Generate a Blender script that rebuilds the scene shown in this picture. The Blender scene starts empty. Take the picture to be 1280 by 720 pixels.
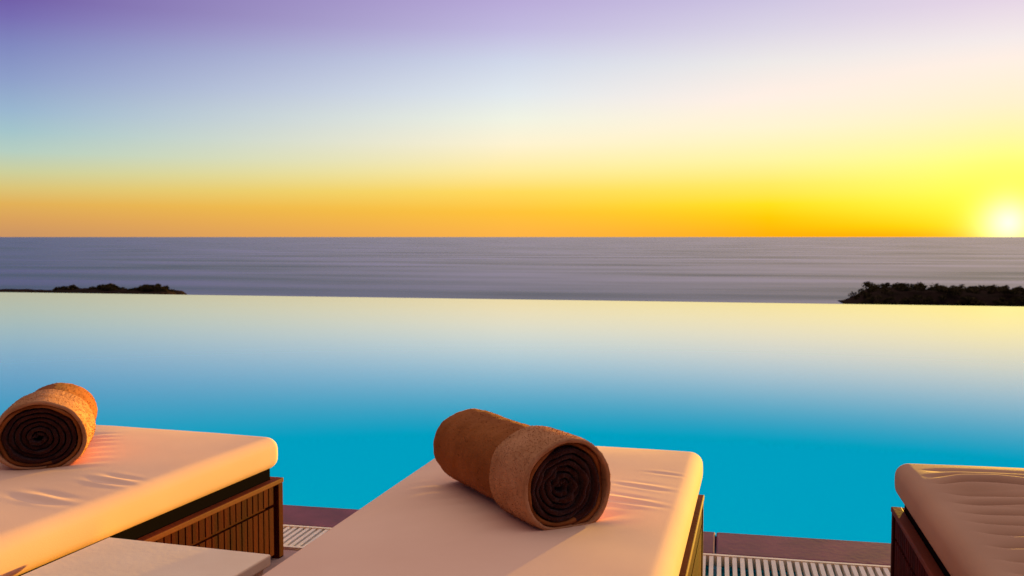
import bpy, bmesh, math, random
from mathutils import Vector, Matrix, noise
random.seed(7)
R = math.radians
sc = bpy.context.scene
col = sc.collection

# ------------------------------------------------------------------ helpers
def link(o, parent=None):
    col.objects.link(o)
    if parent: o.parent = parent
    return o
def tag(o, label=None, cat=None, group=None, kind=None):
    if label: o['label'] = label
    if cat: o['category'] = cat
    if group: o['group'] = group
    if kind: o['kind'] = kind
    return o
def obj(name, bm, m, parent=None, smooth=False, bevel=0):
    me = bpy.data.meshes.new(name)
    bmesh.ops.recalc_face_normals(bm, faces=bm.faces)
    bm.to_mesh(me); bm.free()
    if m: me.materials.append(m)
    if smooth:
        for p in me.polygons: p.use_smooth = True
    o = link(bpy.data.objects.new(name, me), parent)
    if bevel:
        b = o.modifiers.new('b', 'BEVEL'); b.width = bevel; b.segments = 2; b.limit_method = 'ANGLE'
    return o
def empty(name, loc, rz=0):
    o = bpy.data.objects.new(name, None); o.empty_display_size = .1
    o.location = loc; o.rotation_euler = (0, 0, rz)
    return link(o)
def box(bm, x0, x1, y0, y1, z0, z1):
    v = [bm.verts.new(p) for p in ((x0,y0,z0),(x1,y0,z0),(x1,y1,z0),(x0,y1,z0),(x0,y0,z1),(x1,y0,z1),(x1,y1,z1),(x0,y1,z1))]
    for f in ((0,3,2,1),(4,5,6,7),(0,1,5,4),(1,2,6,5),(2,3,7,6),(3,0,4,7)): bm.faces.new([v[i] for i in f])
def nz(x, y, z=0): return noise.noise(Vector((x, y, z)))
def lin(c):
    return [((v/255)/12.92 if v <= 10 else (((v/255)+.055)/1.055)**2.4) for v in c] + [1]

# ------------------------------------------------------------------ node helpers
def mat(name, base, rough=.6, spec=.5, var=None, vscale=(4,4,4), bump=None, sheen=0, wave=None):
    m = bpy.data.materials.new(name); m.use_nodes = True
    nt = m.node_tree; p = nt.nodes['Principled BSDF']
    p.inputs['Base Color'].default_value = (*base, 1); p.inputs['Roughness'].default_value = rough
    p.inputs['Specular IOR Level'].default_value = spec
    if sheen: p.inputs['Sheen Weight'].default_value = sheen; p.inputs['Sheen Roughness'].default_value = .4
    tc = nt.nodes.new('ShaderNodeTexCoord')
    mp = nt.nodes.new('ShaderNodeMapping'); mp.inputs['Scale'].default_value = vscale
    nt.links.new(tc.outputs['Object'], mp.inputs['Vector'])
    if var:
        n = nt.nodes.new('ShaderNodeTexNoise'); n.inputs['Scale'].default_value = 1; n.inputs['Detail'].default_value = 6
        nt.links.new(mp.outputs[0], n.inputs['Vector'])
        cr = nt.nodes.new('ShaderNodeValToRGB')
        cr.color_ramp.elements[0].position = .3; cr.color_ramp.elements[1].position = .7
        cr.color_ramp.elements[0].color = (*var, 1); cr.color_ramp.elements[1].color = (*base, 1)
        nt.links.new(n.outputs['Fac'], cr.inputs[0]); nt.links.new(cr.outputs[0], p.inputs['Base Color'])
    last = None
    for (kind, scale, strength, dist) in (bump or []):
        if kind == 'noise':
            t = nt.nodes.new('ShaderNodeTexNoise'); t.inputs['Detail'].default_value = 5; out = t.outputs['Fac']
        else:
            t = nt.nodes.new('ShaderNodeTexVoronoi'); out = t.outputs['Distance']
        t.inputs['Scale'].default_value = scale
        nt.links.new(tc.outputs['Object'], t.inputs['Vector'])
        b = nt.nodes.new('ShaderNodeBump'); b.inputs['Strength'].default_value = strength; b.inputs['Distance'].default_value = dist
        nt.links.new(out, b.inputs['Height'])
        if last: nt.links.new(last.outputs[0], b.inputs['Normal'])
        last = b
    if last: nt.links.new(last.outputs[0], p.inputs['Normal'])
    return m

M = {}
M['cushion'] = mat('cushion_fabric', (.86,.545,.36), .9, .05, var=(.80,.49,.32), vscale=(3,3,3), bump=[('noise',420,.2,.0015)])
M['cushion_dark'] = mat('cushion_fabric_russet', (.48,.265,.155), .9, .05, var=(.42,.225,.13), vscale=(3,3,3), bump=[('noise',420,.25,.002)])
M['wicker'] = mat('stained_wood_slats', (.085,.006,.003), .8, .02, var=(.035,.004,.003), vscale=(30,30,4), bump=[('noise',120,.3,.002)])
M['rail'] = mat('rail_wood', (.19,.035,.012), .7, .05, var=(.11,.02,.009), vscale=(20,3,20), bump=[('noise',90,.2,.002)])
M['dark'] = mat('dark_support', (.008,.006,.006), 1, 0)
M['towel'] = mat('brown_terry', (.36,.115,.030), .95, .0, var=(.25,.075,.018), vscale=(14,14,14), bump=[('noise',150,.7,.003),('noise',30,.4,.006)], sheen=.05)
M['towel_hem'] = mat('tan_terry_hem', (.56,.26,.12), .95, .0, var=(.42,.18,.075), vscale=(16,16,16), bump=[('noise',150,.7,.003),('noise',30,.4,.006)], sheen=.0)
M['towel_shade'] = mat('terry_painted_shade', (.085,.022,.012), .95, .03, var=(.045,.012,.008), vscale=(30,30,30), bump=[('voronoi',330,.9,.004)], sheen=.1)  # same brown terry, shade of the roll ends painted into the colour
M['table'] = mat('table_cream', (.90,.66,.44), .7, .05, var=(.84,.60,.39), vscale=(8,8,8), bump=[('noise',60,.12,.003)])
M['coping'] = mat('plum_stone', (.20,.080,.115), .8, .05, var=(.13,.065,.09), vscale=(7,7,7), bump=[('noise',55,.15,.002)])
M['deck'] = mat('deck_stone', (.42,.27,.22), .8, .08, var=(.34,.21,.17), vscale=(3,3,3), bump=[('noise',70,.3,.003)])
M['grate'] = mat('cream_grate', (.80,.72,.58), .8, .05, var=(.68,.62,.50), vscale=(12,12,12))
M['pool_tile'] = mat('pool_mosaic', (.01,.36,.52), .3, .5, bump=[('voronoi',30,.3,.003)])
M['foliage'] = mat('bush_leaves', (.075,.05,.022), .9, .0, var=(.04,.034,.014), vscale=(.6,.6,.6))
M['rock'] = mat('headland_rock', (.032,.018,.014), .95, .0, var=(.02,.014,.010), vscale=(.3,.3,.3), bump=[('noise',.8,.8,.6)])
M['hill'] = mat('hill_scrub', (.07,.07,.035), .9, .2, var=(.12,.09,.055), vscale=(.5,.5,.5), bump=[('noise',2,.6,.3)])

def water_mat(name, base, rough, ior, bumps, refl, streak=None, rot=0.0, tint=(.97,.95,1)):
    m = bpy.data.materials.new(name); m.use_nodes = True
    nt = m.node_tree; p = nt.nodes['Principled BSDF']
    p.inputs['Base Color'].default_value = (*base, 1); p.inputs['Roughness'].default_value = rough; p.inputs['IOR'].default_value = ior
    tc = nt.nodes.new('ShaderNodeTexCoord')
    last = None
    for (sx, sy, detail, strength, dist) in bumps:
        mp = nt.nodes.new('ShaderNodeMapping'); mp.inputs['Scale'].default_value = (sx, sy, 1); mp.inputs['Rotation'].default_value = (0, 0, rot)
        nt.links.new(tc.outputs['Object'], mp.inputs['Vector'])
        n = nt.nodes.new('ShaderNodeTexNoise'); n.inputs['Scale'].default_value = 1; n.inputs['Detail'].default_value = detail
        nt.links.new(mp.outputs[0], n.inputs['Vector'])
        b = nt.nodes.new('ShaderNodeBump'); b.inputs['Strength'].default_value = strength; b.inputs['Distance'].default_value = dist
        nt.links.new(n.outputs['Fac'], b.inputs['Height'])
        if last: nt.links.new(last.outputs[0], b.inputs['Normal'])
        last = b
    if last: nt.links.new(last.outputs[0], p.inputs['Normal'])
    # reflectance rises steeply towards grazing view (seen as through a polariser)
    lo, hi, rmax, gr = refl
    lw = nt.nodes.new('ShaderNodeLayerWeight'); lw.inputs['Blend'].default_value = .5
    gl = nt.nodes.new('ShaderNodeBsdfGlossy'); gl.inputs['Roughness'].default_value = gr; gl.distribution = 'BECKMANN'; gl.inputs['Color'].default_value = (*tint, 1)
    if last: nt.links.new(last.outputs[0], gl.inputs['Normal'])
    mr0 = nt.nodes.new('ShaderNodeMapRange'); mr0.interpolation_type = 'SMOOTHSTEP'
    for i, q in enumerate((1-hi, 1-lo, 0, rmax)): mr0.inputs[i+1].default_value = q
    nt.links.new(lw.outputs['Facing'], mr0.inputs[0])
    df = nt.nodes.new('ShaderNodeBsdfDiffuse'); df.inputs['Color'].default_value = (*base, 1)
    ms = nt.nodes.new('ShaderNodeMixShader'); nt.links.new(mr0.outputs[0], ms.inputs[0])
    nt.links.new(df.outputs[0], ms.inputs[1]); nt.links.new(gl.outputs[0], ms.inputs[2])
    nt.links.new(ms.outputs[0], nt.nodes['Material Output'].inputs[0])
    p = gl
    if streak:
        sx, sy, r0, r1 = streak
        mp = nt.nodes.new('ShaderNodeMapping'); mp.inputs['Scale'].default_value = (sx, sy, 1); mp.inputs['Rotation'].default_value = (0, 0, rot)
        nt.links.new(tc.outputs['Object'], mp.inputs['Vector'])
        n = nt.nodes.new('ShaderNodeTexNoise'); n.inputs['Scale'].default_value = 1; n.inputs['Detail'].default_value = 4
        nt.links.new(mp.outputs[0], n.inputs['Vector'])
        mr = nt.nodes.new('ShaderNodeMapRange'); mr.inputs[1].default_value = .35; mr.inputs[2].default_value = .65
        mr.inputs[3].default_value = r0; mr.inputs[4].default_value = r1
        nt.links.new(n.outputs['Fac'], mr.inputs[0]); nt.links.new(mr.outputs[0], p.inputs['Roughness'])
        m2 = nt.nodes.new('ShaderNodeMapRange'); m2.inputs[1].default_value = .32; m2.inputs[2].default_value = .62
        m2.inputs[3].default_value = .50; m2.inputs[4].default_value = 1.12
        nt.links.new(n.outputs['Fac'], m2.inputs[0])
        mu = nt.nodes.new('ShaderNodeMath'); mu.operation = 'MULTIPLY'
        nt.links.new(mr0.outputs[0], mu.inputs[0]); nt.links.new(m2.outputs[0], mu.inputs[1]); nt.links.new(mu.outputs[0], ms.inputs[0])
    return m
M['pool_water'] = water_mat('pool_water', (.0,.66,1.0), .2, 1.33, [(1.2,1.6,3,.02,.02),(7,9,3,.02,.004)], (.066,.207,.88,.14), rot=-R(12))
M['sea'] = water_mat('sea_water', (.0,.07,.175), .34, 1.33, [(.02,.15,3,.12,1.)], (-.02,.20,.47,.6), streak=(.0055,.020,.24,.34), rot=-R(12), tint=(1,.87,.94))

# ------------------------------------------------------------------ world: dusk sky
SUN_AZ = R(15.1)            # clockwise from +Y
SUN_EL = R(.75)
EXPO = 1.7
K = 2 ** -EXPO
SH = (math.sin(SUN_AZ), math.cos(SUN_AZ))
w = bpy.data.worlds.new('World'); sc.world = w; w.use_nodes = True
nt = w.node_tree; N = nt.nodes; Lk = nt.links
bg = N['Background']
def math_(op, a, b=None, clamp=False):
    n = N.new('ShaderNodeMath'); n.operation = op; n.use_clamp = clamp
    for i, v in enumerate((a, b)):
        if v is None: continue
        if isinstance(v, (int, float)): n.inputs[i].default_value = v
        else: Lk.new(v, n.inputs[i])
    return n.outputs[0]
def mix(f, a, b, kind='MIX'):
    n = N.new('ShaderNodeMix'); n.data_type = 'RGBA'; n.blend_type = kind
    if isinstance(f, (int, float)): n.inputs[0].default_value = f
    else: Lk.new(f, n.inputs[0])
    for i, v in ((6, a), (7, b)):
        if isinstance(v, (tuple, list)): n.inputs[i].default_value = v
        else: Lk.new(v, n.inputs[i])
    return n.outputs[2]
def rng(v, a, b, c=0., d=1., smooth=True):
    n = N.new('ShaderNodeMapRange'); n.interpolation_type = 'SMOOTHSTEP' if smooth else 'LINEAR'
    Lk.new(v, n.inputs[0])
    for i, q in enumerate((a, b, c, d)): n.inputs[i+1].default_value = q
    return n.outputs[0]
tc = N.new('ShaderNodeTexCoord'); sx = N.new('ShaderNodeSeparateXYZ')
Lk.new(tc.outputs['Generated'], sx.inputs[0])
X, Y, Z = sx.outputs
hl = math_('SQRT', math_('ADD', math_('MULTIPLY', X, X), math_('MULTIPLY', Y, Y)))
hl = math_('MAXIMUM', hl, .0001)
T = math_('DIVIDE', Z, hl)                           # tan(elevation)
dH = math_('DIVIDE', math_('ADD', math_('MULTIPLY', X, SH[0]), math_('MULTIPLY', Y, SH[1])), hl)
dAz = math_('MULTIPLY', math_('ARCCOSINE', math_('MINIMUM', math_('MAXIMUM', dH, -1.), 1.)), 180/math.pi)
TMAX = .26
Tn = math_('DIVIDE', T, TMAX, clamp=True)
def ramp(cosaz, stops):
    n = N.new('ShaderNodeValToRGB'); cr = n.color_ramp; cr.interpolation = 'EASE' if False else 'LINEAR'
    pts = sorted([((296-y)/1200*cosaz/TMAX, lin(c)) for y, c in stops])
    cr.elements[0].position = max(0, pts[0][0]); cr.elements[0].color = pts[0][1]
    cr.elements[1].position = pts[-1][0]; cr.elements[1].color = pts[-1][1]
    for p, c in pts[1:-1]:
        e = cr.elements.new(p); e.color = c
    Lk.new(Tn, n.inputs[0])
    return n.outputs[0]
rl = ramp(.889, [(0,(108,88,165)),(24,(115,104,176)),(60,(125,133,190)),(100,(138,156,200)),(140,(150,180,206)),(165,(160,194,202)),(190,(178,204,192)),(215,(202,205,155)),(235,(217,195,120)),(255,(224,175,88)),(275,(216,160,92)),(292,(205,150,98))])
rc_ = ramp(1.0, [(0,(180,165,214)),(40,(190,183,222)),(80,(205,213,232)),(120,(222,230,236)),(150,(237,240,226)),(180,(250,240,208)),(215,(252,232,155)),(240,(252,215,90)),(265,(250,193,58)),(292,(250,180,70))])
rr = ramp(.888, [(0,(222,208,228)),(50,(236,230,232)),(80,(248,235,225)),(130,(253,235,205)),(170,(253,240,172)),(205,(253,250,130)),(240,(255,250,95)),(262,(255,240,60)),(282,(255,215,10)),(294,(250,170,0))])
rf = ramp(1.0, [(0,(78,70,105)),(80,(86,74,105)),(160,(96,76,100)),(230,(84,76,96)),(292,(64,66,90))])   # anti-solar side
rm = ramp(.966, [(0,(200,192,224)),(40,(214,210,228)),(80,(232,230,230)),(125,(251,236,226)),(160,(253,240,208)),(200,(252,240,162)),(230,(252,230,98)),(255,(253,220,30)),(272,(250,198,8)),(292,(248,175,12))])
c = mix(rng(dAz, 0, 12.4, smooth=False), rr, rm)
c = mix(rng(dAz, 12.4, 27.3, smooth=False), c, rc_)
c = mix(rng(dAz, 27.3, 54.6, smooth=False), c, rl)
c = mix(rng(dAz, 70, 150), c, rf)
# higher sky: violet fading into unseen sky, brightness added to light cushions and pool
# brighter on the sunset side of the zenith, dark opposite it
side = math_('ADD', math_('MULTIPLY', X, SH[0]), math_('MULTIPLY', Y, SH[1]))
hi_sky = mix(rng(side, -.75, .75), (.32,.24,.22,1), (1.14,.98,.97,1))
c = mix(rng(T, .28, 1.2), c, hi_sky)
# glow round the setting sun
SD = Vector((SH[0]*math.cos(SUN_EL), SH[1]*math.cos(SUN_EL), math.sin(SUN_EL)))
dp = N.new('ShaderNodeVectorMath'); dp.operation = 'DOT_PRODUCT'
nv = N.new('ShaderNodeVectorMath'); nv.operation = 'NORMALIZE'
Lk.new(tc.outputs['Generated'], nv.inputs[0]); Lk.new(nv.outputs[0], dp.inputs[0]); dp.inputs[1].default_value = SD
ang = math_('MULTIPLY', math_('ARCCOSINE', math_('MINIMUM', dp.outputs['Value'], 1.)), 180/math.pi)
g1 = math_('EXPONENT', math_('MULTIPLY', math_('POWER', math_('DIVIDE', ang, 3.0), 1.4), -1.3))
g2 = math_('EXPONENT', math_('MULTIPLY', math_('POWER', math_('DIVIDE', ang, 1.15), 1.6), -1.))
c = mix(g1, c, (1.1,.93,.05,1))
c = mix(g2, c, (1.35,1.25,.45,1))
g3 = math_('EXPONENT', math_('MULTIPLY', math_('POWER', math_('DIVIDE', ang, .8), 1.3), -1.))
c = mix(g3, c, (1.5,1.4,.85,1))
# physical Nishita sky adds a little of its own scattering
sky = N.new('ShaderNodeTexSky'); sky.sky_type = 'NISHITA'; sky.sun_disc = False
sky.sun_elevation = SUN_EL; sky.sun_rotation = SUN_AZ
skyk = mix(1., sky.outputs[0], (.004,.004,.004,1), 'MULTIPLY')
c = mix(1., mix(1., c, (K,K,K,1), 'MULTIPLY'), skyk, 'ADD')
c = mix(rng(T, -.02, -.002), mix(1., c, (.3,.3,.35,1), 'MULTIPLY'), c)
Lk.new(c, bg.inputs[0]); bg.inputs[1].default_value = 1.0

sun = bpy.data.lights.new('sun', 'SUN'); sun.energy = 4.6; sun.angle = R(.8); sun.color = (1,.61,.07)
so = link(bpy.data.objects.new('sun', sun))
se = R(.95)
LA = SUN_AZ + R(3)
so.rotation_euler = Vector((math.sin(LA)*math.cos(se), math.cos(LA)*math.cos(se), math.sin(se))).to_track_quat('Z', 'Y').to_euler()

# ------------------------------------------------------------------ sea
SEA = -16.0
bm = bmesh.new()
S = 60000
v = [bm.verts.new(p) for p in ((-S,-S,SEA),(S,-S,SEA),(S,S,SEA),(-S,S,SEA))]; bm.faces.new(v)
tag(obj('sea', bm, M['sea']), kind='structure')

# ------------------------------------------------------------------ hill under the terrace
bm = bmesh.new()
nx, ny = 70, 80
g = []
for j in range(ny+1):
    row = []
    for i in range(nx+1):
        x = -70 + 140*i/nx; y = -40 + 110*j/ny
        d = max(0, abs(x)-24, (y-17.5)*1.0)
        z = -2.1 - d*.5 - (d*.02)**2 + (nz(x*.12, y*.12)*1.2 if d > 2 else 0)
        row.append(bm.verts.new((x, y, max(z, SEA-2))))
    g.append(row)
for j in range(ny):
    for i in range(nx): bm.faces.new((g[j][i], g[j][i+1], g[j+1][i+1], g[j+1][i]))
tag(obj('hillside', bm, M['hill'], smooth=True), kind='structure')

# ------------------------------------------------------------------ deck, pool
PX0, PX1, PY0, PY1 = -19.0, 17.0, 3.435, 15.65
bm = bmesh.new()
GY0, GY1 = 2.95, 3.19
# deck flags with open joints, on a slab
box(bm, PX0-3, PX1+3, -14, GY0-.006, -2.2, -.02)
tw = .80
j = 0
y = GY0-.01
while y > -9:
    x = PX0-3 + (.4 if j % 2 else 0)
    while x < PX1+3:
        box(bm, x, min(x+tw-.006, PX1+3), y-.594, y, -.02, 0)
        x += tw
    y -= .6; j += 1
tag(obj('pool_deck', bm, M['deck']), kind='structure')

pool = empty('swimming_pool', (0, PY0, 0))
tag(pool, 'infinity swimming pool with plum stone edge dropping away towards the sea', 'swimming pool')
off = Vector((0, PY0, 0))
def pbox(bm, x0, x1, y0, y1, z0, z1): box(bm, x0, x1, y0-PY0, y1-PY0, z0, z1)
bm = bmesh.new()
pbox(bm, PX0-.3, PX1+.3, PY0-.5, PY0-.002, -2.0, -.045)          # near wall
pbox(bm, PX0-.3, PX1+.3, PY1-.02, PY1+.28, -2.0, -.05)           # far weir wall
pbox(bm, PX0-.3, PX0, PY0, PY1-.021, -2.0, -.05); pbox(bm, PX1, PX1+.3, PY0, PY1-.021, -2.0, -.05)
obj('pool_wall', bm, M['pool_tile'], pool)
bm = bmesh.new(); pbox(bm, PX0, PX1, PY0, PY1-.021, -1.6, -1.5)
obj('pool_floor', bm, M['pool_tile'], pool)
bm = bmesh.new()
x = PX0
while x < PX1:
    pbox(bm, x, x+.996, GY1+.008, PY0, -.02, .004); x += 1.0
obj('coping', bm, M['coping'], pool, bevel=.005)

# water: a sheet brimming over the far edge
bm = bmesh.new()
prof = [(PY0+.001, -.012), (PY1-.02, -.012), (PY1+.27, -.012), (PY1+.295, -.04), (PY1+.30, -.5)]
prev = None
for yy, zz in prof:
    a = bm.verts.new((PX0, yy, zz)); b = bm.verts.new((PX1, yy, zz))
    if prev: bm.faces.new((prev[0], prev[1], b, a))
    prev = (a, b)
tag(obj('pool_water', bm, M['pool_water']), kind='structure')

# overflow drain grate
gr = empty('drain_grate', (0, (GY0+GY1)/2, 0))
tag(gr, 'cream slotted drain grate running along the pool edge', 'drain grate')
hw = (GY1-GY0)/2 - .004
bm = bmesh.new()
box(bm, PX0, PX1, -hw, -hw+.014, -.03, .006); box(bm, PX0, PX1, hw-.014, hw, -.03, .006)
obj('frame', bm, M['grate'], gr)
bm = bmesh.new(); x = -6
while x < 6:
    box(bm, x, x+.0135, -hw+.0145, hw-.0145, -.022, .003); x += .0245
obj('slats', bm, M['grate'], gr)
bm = bmesh.new(); box(bm, PX0, PX1, -hw-.003, hw+.003, -.12, -.06)
obj('channel', bm, M['dark'], gr)

# ------------------------------------------------------------------ loungers
LW, LL = .79, 1.95
def coords(n, e, h):
    """positions from -h to h, dense within e of both ends"""
    a = [-h + e*k/6 for k in range(6)]
    b = [-h+e + (2*h-2*e)*k/n for k in range(n+1)]
    return a + b + [-q for q in reversed(a)]
def cushion_bm(W, L, T, r, fn, n=(60, 200)):
    cx, cy, cz = coords(n[0], r*1.1, W/2), coords(n[1], r*1.1, L/2), coords(4, r*.9, T/2)
    bm = bmesh.new(); V = {}
    h = (W/2, L/2, T/2)
    def vert(i, j, k):
        key = (i, j, k)
        if key in V: return V[key]
        p = Vector((cx[i], cy[j], cz[k]))
        inner = Vector([max(-(h[q]-r), min(h[q]-r, p[q])) for q in range(3)])
        d = p-inner
        if d.length > 1e-9: p = inner + d.normalized()*r
        # side bulge, dome
        bu = 1-(p.z/(T/2))**2
        ex = abs(p.x)/(W/2); ey = abs(p.y)/(L/2)
        p.x *= 1 + .012*bu*(1 if ex > .9 else 0); p.y *= 1 + .004*bu*(1 if ey > .97 else 0)
        if p.z > 0:
            p.z += .018*(1-ex**2.5)*(1-ey**6) + fn(p.x, p.y)*min(1, (h[0]-abs(p.x))/.05+0.02)
        V[key] = bm.verts.new(p); return V[key]
    I, J, Kk = len(cx)-1, len(cy)-1, len(cz)-1
    for i in range(I):
        for j in range(J):
            for k in (0, Kk): bm.faces.new((vert(i,j,k), vert(i+1,j,k), vert(i+1,j+1,k), vert(i,j+1,k)))
    for i in range(I):
        for k in range(Kk):
            for j in (0, J): bm.faces.new((vert(i,j,k), vert(i+1,j,k), vert(i+1,j,k+1), vert(i,j,k+1)))
    for j in range(J):
        for k in range(Kk):
            for i in (0, I): bm.faces.new((vert(i,j,k), vert(i,j+1,k), vert(i,j+1,k+1), vert(i,j,k+1)))
    return bm
def sm(a, b, x):
    t = max(0, min(1, (x-a)/(b-a))); return t*t*(3-2*t)
def dent(x, y, cx, cy, dx, dy):
    l = math.hypot(dx, dy); dx /= l; dy /= l
    a = (x-cx)*dx+(y-cy)*dy; b = (x-cx)*dy-(y-cy)*dx
    e = max(0, abs(a)-.2)/.07
    pull = math.sin(a*85+nz(x*6, y*6)*2.5)*.0014*math.exp(-((abs(b)-.13)/.05)**2-e*e)
    return -.009*math.exp(-(b/.10)**2 - e*e) + pull
def calm(seed, spots, dn):
    def f(x, y):
        z = nz(x*3+seed, y*3)*.0022 + nz(x*9+seed, y*5)*.0006 + dent(x, y, *dn)
        for (sx_, sy_, wx, wy, n_, amp) in spots:
            q = math.exp(-((x-sx_)/wx)**2 - ((y-sy_)/wy)**2)
            z += q*amp*math.sin((y-sy_)*n_ + nz(x*9, y*4+seed)*2.0 + (x-sx_)*1.5)
        return z
    return f
def crumpled(x, y):
    m_ = sm(-.35, -.25, x)*sm(.93, .72, y)**.7 if y < .93 else 0
    wv = y*92 + nz(x*1.3, y*5, 3)*2.6 + nz(x*4, y*14, 9)*1.5 + x*1.5
    s = abs(math.sin(wv*.40))**.55          # rounded bulges, tight creases between them
    env = .55+.9*nz(x*1.6+5, y*7, 1)
    return m_*(.036*s*max(.55, min(1, env)) - .022) + nz(x*3, y*3, 4)*.003

ZT = .262
def make_lounger(cush_mat, fn, label, n=(60, 200)):
    """origin: floor, middle of the frame; pool end at +y"""
    t = empty('sun_lounger', (0,0,0))
    tag(t, label, 'sun lounger', 'sun loungers lined up along the pool')
    hx, hy = LW/2, LL/2
    bm = cushion_bm(.775, LL-.02, .104, .034, fn, n)
    for vv in bm.verts: vv.co.z += .296+.052
    obj('cushion', bm, cush_mat, t, smooth=True)
    # top rail, four mitre-less pieces butted
    bm = bmesh.new(); a = .03
    for s in (-1, 1):
        box(bm, min(s*hx, s*(hx-a)), max(s*hx, s*(hx-a)), -hy, hy, ZT-.016, ZT)
    box(bm, -hx+a, hx-a, hy-a, hy, ZT-.016, ZT-.0005); box(bm, -hx+a, hx-a, -hy, -hy+a, ZT-.016, ZT-.0005)
    obj('top_rail', bm, M['rail'], t, bevel=.003)
    # corner posts
    for s in (-1, 1):
        for q in (-1, 1):
            bm = bmesh.new(); x0, y0 = s*(hx-.002), q*(hy-.002)
            box(bm, min(x0, x0-s*.03), max(x0, x0-s*.03), min(y0, y0-q*.03), max(y0, y0-q*.03), 0, ZT-.0165)
            obj('leg', bm, M['wicker'], t, bevel=.003)
    # side panels: backing plus two rows of upright slats
    rows = ((.188, ZT-.0165), (.022, .178))
    for s in (-1, 1):
        bm = bmesh.new()
        xo = s*(hx-.004)
        box(bm, min(s*(hx-.016), s*(hx-.03)), max(s*(hx-.016), s*(hx-.03)), -hy+.03, hy-.03, .014, ZT-.017)
        for (z0, z1) in rows:
            y = -hy+.036
            while y < hy-.06:
                box(bm, min(xo, s*(hx-.0165)), max(xo, s*(hx-.0165)), y, y+.0245, z0, z1); y += .0305
        obj('side_panel', bm, M['wicker'], t)
        bm = bmesh.new()
        yo = s*(hy-.004)
        box(bm, -hx+.03, hx-.03, min(s*(hy-.016), s*(hy-.03)), max(s*(hy-.016), s*(hy-.03)), .014, ZT-.017)
        for (z0, z1) in rows:
            x = -hx+.036
            while x < hx-.06:
                box(bm, x, x+.0245, min(yo, s*(hy-.0165)), max(yo, s*(hy-.0165)), z0, z1); x += .0305
        obj('end_panel', bm, M['wicker'], t)
    bm = bmesh.new()
    box(bm, -hx+.032, hx-.032, -hy+.032, hy-.032, .2, .297)
    obj('support_deck', bm, M['dark'], t)
    return t
def place(t, ex, ey, rz):
    """ex, ey: middle of the pool end of the lounger"""
    d = Vector((math.sin(-rz), math.cos(-rz)))
    t.location = (ex - d.x*LL/2, ey - d.y*LL/2, 0); t.rotation_euler = (0, 0, rz)
lc = make_lounger(M['cushion'], calm(2.0, [(.27,.46,.06,.035,120,.0018),(.24,.31,.07,.04,120,.0028),(.31,.62,.05,.03,130,.001)], (-.026,.246,.325,-.375)),
                  'brown slatted lounger in the middle with smooth peach cushion and two toned rolled towel')
place(lc, -.432, 2.975, -R(2.3))
ll = make_lounger(M['cushion'], calm(8.0, [(.29,.30,.055,.045,120,.0028),(.25,.10,.07,.04,100,.0025),(-.1,.0,.1,.04,90,.003)], (-.128,.509,.25,-.354)),
                  'slatted lounger at the left, its cushion side glowing orange, beside the low cream table')
place(ll, -1.783, 2.92, -R(5.2))
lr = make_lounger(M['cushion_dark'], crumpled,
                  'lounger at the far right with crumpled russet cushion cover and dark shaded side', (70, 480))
place(lr, .893, 2.94, -R(.6))

# ------------------------------------------------------------------ rolled towels
def tuft(o, count):
    """terry loops: tiny fibre triangles standing on the cloth, in the same mesh"""
    rnd = random.Random(count); me = o.data
    ps = [p for p in me.polygons if p.area > 1e-7]
    cum = []; t_ = 0
    for p in ps: t_ += p.area; cum.append(t_)
    import bisect
    bm = bmesh.new(); bm.from_mesh(me)
    vs = me.vertices
    for _ in range(count):
        p = ps[min(len(ps)-1, bisect.bisect(cum, rnd.random()*t_))]
        w_ = [rnd.random() for _ in p.vertices]; sw = sum(w_)
        c_ = Vector((0,0,0))
        for wi, vi in zip(w_, p.vertices): c_ += vs[vi].co*(wi/sw)
        n_ = (p.normal + Vector((rnd.gauss(0,.3), rnd.gauss(0,.3), rnd.gauss(0,.3)))).normalized()
        b_ = n_.orthogonal().normalized(); b_.rotate(Matrix.Rotation(rnd.random()*6.28, 3, n_))
        h_ = rnd.uniform(.001, .0032)
        f = bm.faces.new([bm.verts.new(c_-b_*.0012), bm.verts.new(c_+b_*.0012), bm.verts.new(c_+n_*h_)])
        f.material_index = p.material_index
    bm.to_mesh(me); bm.free()
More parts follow.
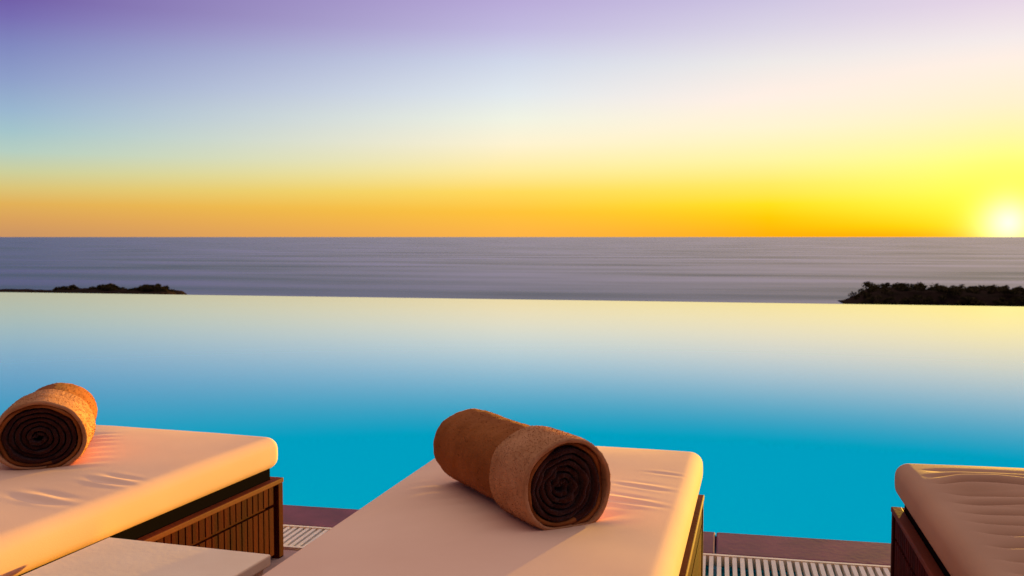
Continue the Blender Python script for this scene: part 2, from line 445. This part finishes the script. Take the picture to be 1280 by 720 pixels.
def make_towel(label, rx, rz_, L, seed, band_from):
    """axis along +y local is the front (spiral) end; origin on the cushion under the middle"""
    t = empty('rolled_towel', (0,0,0)); tag(t, label, 'towel', 'rolled towels on the loungers')
    bm = bmesh.new()
    turns = 6.72; n = int(turns*80); Rm = 1.0
    th = .122; r0 = .13
    NA = 56
    rings = []
    for i in range(n+1):
        a = 2*math.pi*turns*i/n
        r = r0 + (Rm-r0-.02)*i/n
        rings.append((a, r))
    def pt(a, r, s):
        wob = 1 + .035*nz(math.cos(a)*1.3+seed, math.sin(a)*1.3, r*3) 
        soft = .022*nz(math.cos(a)*2.5, math.sin(a)*2.5+seed, s*5)*r
        sag = .10*(r**2)*max(0, -math.sin(a))**3
        rr_ = r*wob + soft
        x = math.cos(a)*rr_*rx*(1+.03*r); z = math.sin(a)*(rr_-sag)*rz_
        return x, z
    inner, outer = [], []
    for (a, r) in rings:
        e = .014*nz(math.cos(a)*1.6+seed, math.sin(a)*1.6, a*.5) - .010*(1-r)*1.2 + .004*math.sin(a*.5+seed)
        for lst, rad in ((outer, r), (inner, r-th)):
            lineV = []
            for k in range(NA+1):
                s = k/NA; y = -L/2 + L*s
                end = (abs(2*s-1))**8
                y += e*(1 if s > .5 else -1)*end
                # rounded lips at both ends
                rk = rad - (.15*th*end if lst is outer else -.2*th*end)
                x, z = pt(a, rk, s)
                lineV.append(bm.verts.new((x, y, z)))
            lst.append(lineV)
    for i in range(n):
        for k in range(NA):
            bm.faces.new((outer[i][k], outer[i+1][k], outer[i+1][k+1], outer[i][k+1]))
            bm.faces.new((inner[i][k], inner[i][k+1], inner[i+1][k+1], inner[i+1][k]))
        for k in (0, NA): bm.faces.new((outer[i][k], outer[i+1][k], inner[i+1][k], inner[i][k]))
    for i in (0, n):
        for k in range(NA): bm.faces.new((outer[i][k], outer[i][k+1], inner[i][k+1], inner[i][k]))
    for v in bm.verts:
        q = v.co
        f_ = 1 + .016*nz(q.x*55+seed, q.y*55, q.z*55) + .010*nz(q.x*150, q.y*150, q.z*150+seed)
        v.co = Vector((q.x*f_, q.y, q.z*f_))
    zmin = min(v.co.z for v in bm.verts)
    fl = zmin*.88
    for v in bm.verts:
        if v.co.z < fl: v.co.z = fl + (v.co.z-fl)*.15
    lift = -min(v.co.z for v in bm.verts)
    for v in bm.verts: v.co.z += lift
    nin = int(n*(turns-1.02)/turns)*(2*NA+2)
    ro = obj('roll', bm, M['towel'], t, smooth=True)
    ro.data.materials.append(M['towel_shade'])
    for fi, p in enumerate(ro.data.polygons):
        if fi < nin: p.material_index = 1  # inner turns get the terry darkened to imitate shade
    # hem wrapped round the front end
    bm = bmesh.new(); n2 = 190; y0 = -L/2+L*band_from; y1 = L/2+.008; NB = 24
    a_end, r_end, pitch = rings[-1][0], rings[-1][1], (Rm-r0-.02)/turns
    o2, i2 = [], []
    for i in range(n2+1):                      # one more turn of the spiral, lapping its own start
        a = a_end - 2*math.pi + (2*math.pi*1.06)*i/n2
        rad0 = r_end - pitch + pitch*1.06*i/n2
        tb = .10*min(1, i/8+.15)
        lo, li = [], []
        edge = .006*nz(math.cos(a)*2+seed, math.sin(a)*2+3, 1)
        for k in range(NB+1):
            s = k/NB; y = y0+edge+(y1-y0-edge)*s
            roundo = .035*(abs(2*s-1)**10)
            rib = .008*math.sin(s*26)
            for lst, rad in ((lo, rad0+.012+tb-roundo+rib), (li, rad0+.006)):
                x, z = pt(a, rad, .6); lst.append(bm.verts.new((x, y, z)))
        o2.append(lo); i2.append(li)
    for i in range(n2):
        for k in range(NB):
            bm.faces.new((o2[i][k], o2[i+1][k], o2[i+1][k+1], o2[i][k+1])); bm.faces.new((i2[i][k], i2[i][k+1], i2[i+1][k+1], i2[i+1][k]))
        for k in (0, NB): bm.faces.new((o2[i][k], o2[i+1][k], i2[i+1][k], i2[i][k]))
    for i in (0, n2):
        for k in range(NB): bm.faces.new((o2[i][k], o2[i][k+1], i2[i][k+1], i2[i][k]))
    for v in bm.verts:
        if v.co.z < fl: v.co.z = fl + (v.co.z-fl)*.15
        v.co.z += lift
    for v in bm.verts:
        q = v.co
        f_ = 1 + .010*nz(q.x*60+seed, q.y*60, q.z*60) + .006*nz(q.x*150, q.y*150, q.z*150+seed)
        v.co = Vector((q.x*f_, q.y, q.z))
    hb = obj('hem_band', bm, M['towel_hem'], t, smooth=True)
    tuft(ro, 16000); tuft(hb, 9000)
    return t
def lay(t, front, rear, z):
    d = Vector(front)-Vector(rear)
    t.location = ((front[0]+rear[0])/2, (front[1]+rear[1])/2, z)
    t.rotation_euler = (0, 0, math.atan2(-d.x, d.y))
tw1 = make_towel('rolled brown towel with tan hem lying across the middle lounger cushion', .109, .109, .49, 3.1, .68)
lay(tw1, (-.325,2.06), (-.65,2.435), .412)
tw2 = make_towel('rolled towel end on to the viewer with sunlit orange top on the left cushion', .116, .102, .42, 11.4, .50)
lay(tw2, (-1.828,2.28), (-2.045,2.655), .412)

# ------------------------------------------------------------------ side table
t = empty('side_table', (-1.225, 1.78, 0), -R(4.5))
tag(t, 'low square cream side table between the left and middle loungers', 'side table')
bm = bmesh.new(); box(bm, -.22, .22, -.22, .22, .303, .33)
obj('table_top', bm, M['table'], t, bevel=.004)
bm = bmesh.new()
box(bm, -.185, .185, -.185, -.168, .26, .3025); box(bm, -.185, .185, .168, .185, .26, .3025)
box(bm, -.185, -.168, -.1675, .1675, .26, .3025); box(bm, .168, .185, -.1675, .1675, .26, .3025)
obj('apron', bm, M['table'], t)
for s in (-1, 1):
    for q in (-1, 1):
        bm = bmesh.new(); box(bm, s*.19-.018, s*.19+.018, q*.19-.018, q*.19+.018, 0, .302)
        obj('leg', bm, M['table'], t, bevel=.003)

# ------------------------------------------------------------------ headlands with scrub
def leaf_clump(bm, c, r, n, sz, flat=.75):
    for _ in range(n):
        while True:
            p = Vector((random.uniform(-1,1), random.uniform(-1,1), random.uniform(-.5,1)))
            if p.length < 1: break
        p = p*(0.72+.28*random.random())
        p = Vector((p.x*r, p.y*r, p.z*r*flat)) + c
        a = Vector((random.gauss(0,1), random.gauss(0,1), random.gauss(0,1))).normalized()
        b = a.orthogonal().normalized()
        b.rotate(Matrix.Rotation(random.uniform(0, 6.28), 3, a)); cc = a.cross(b)
        s = sz*random.uniform(.6,1.4)
        bm.faces.new([bm.verts.new(p+b*s), bm.verts.new(p+cc*s*.6), bm.verts.new(p-b*s), bm.verts.new(p-cc*s*.6)])
def mound(name, x0, x1, yc, half, hfun, seed):
    bm = bmesh.new(); nx, ny = 90, 24; g = []
    for j in range(ny+1):
        row = []
        for i in range(nx+1):
            u = i/nx; q = -1+2*j/ny
            x = x0+(x1-x0)*u; 
            z = SEA - 1 + (hfun(x)+1)*max(0, 1-abs(q)**3.5)
            z += nz(x*.25+seed, q*half*.25)*.5*max(0, 1-q*q)*min(1, hfun(x)/2)
            row.append(bm.verts.new((x, yc+q*half+nz(x*.1, seed)*3, z)))
        g.append(row)
    for j in range(ny):
        for i in range(nx): bm.faces.new((g[j][i], g[j][i+1], g[j+1][i+1], g[j+1][i]))
    return tag(obj(name, bm, M['rock'], smooth=True), kind='structure')
# right headland
hr = lambda x: 3.4*sm(31.5, 39, x) + .2
mound('headland', 31, 170, 262, 13, hr, 2)
bm = bmesh.new()
for k in range(420):
    x = random.uniform(34, 168); y = random.uniform(250, 272)
    r = random.uniform(.8, 1.7)
    top = 4.3*sm(32, 40, x)+.4 + .5*nz(x*.13, 7) + .35*nz(x*.5, 2) - .55*sm(50, 62, x)
    zc = SEA + top*random.uniform(.8, 1.0) - r*.1
    leaf_clump(bm, Vector((x, y, zc)), r, 110, .22)
for k in range(260):
    x = random.uniform(34, 168); y = random.uniform(247.5, 252)
    leaf_clump(bm, Vector((x, y, SEA + random.uniform(.3, 2.4)*sm(32, 38, x))), random.uniform(.6, 1.1), 80, .2)
tag(obj('scrub_wood', bm, M['foliage']), 'dark scrubby wood covering the right hand headland', 'wood', kind='stuff')
# left headland: long low spit, three separate bushes
hl_ = lambda x: 3.0*sm(-136.5, -141, x) - .5*sm(-168, -180, x)
mound('headland', -330, -136, 226, 11, hl_, 9)
def bush(xc, w_, h_, lab, seed):
    random.seed(seed)
    t = empty('bush', (xc, 226, SEA+2.4)); tag(t, lab, 'bush', 'bushes on the left headland')
    bm = bmesh.new()
    for k in range(int(w_*4)):
        u = random.uniform(-1, 1)
        r = random.uniform(.7, 1.15)
        hh = (1-abs(u)**3*.6)*h_*random.uniform(.6, 1)
        leaf_clump(bm, Vector((u*w_/2*.86, random.uniform(-2.5, 2.5), max(.3, hh-r*.6))), r, 150, .2)
    obj('foliage', bm, M['foliage'], t)
    for k in range(3):
        bm = bmesh.new()
        x = (k-1)*w_*.28+random.uniform(-.3, .3); box(bm, x-.12, x+.12, -.12, .12, -.6, h_*.6)
        obj('trunk', bm, M['rock'], t)
bush(-171, 5.2, 1.9, 'smallest and leftmost of three dark bushes on the low left headland', 1)
bush(-159.6, 10.4, 2.15, 'middle of three dark bushes on the low left headland', 2)
bush(-145.8, 12.2, 2.3, 'widest dark bush nearest the tip of the left headland', 3)

# ------------------------------------------------------------------ camera
cam = bpy.data.cameras.new('camera'); co = link(bpy.data.objects.new('camera', cam))
co.location = (0, 0, 1.05); cam.sensor_width = 36; cam.lens = 33.75
co.rotation_euler = (R(90)-math.atan(64/1200), 0, R(12.2))
cam.clip_start = .05; cam.clip_end = 200000
cam.dof.use_dof = True; cam.dof.focus_distance = 2.5; cam.dof.aperture_fstop = 9
sc.camera = co
sc.view_settings.view_transform = 'Standard'; sc.view_settings.look = 'None'
sc.view_settings.exposure = EXPO; sc.view_settings.gamma = 1
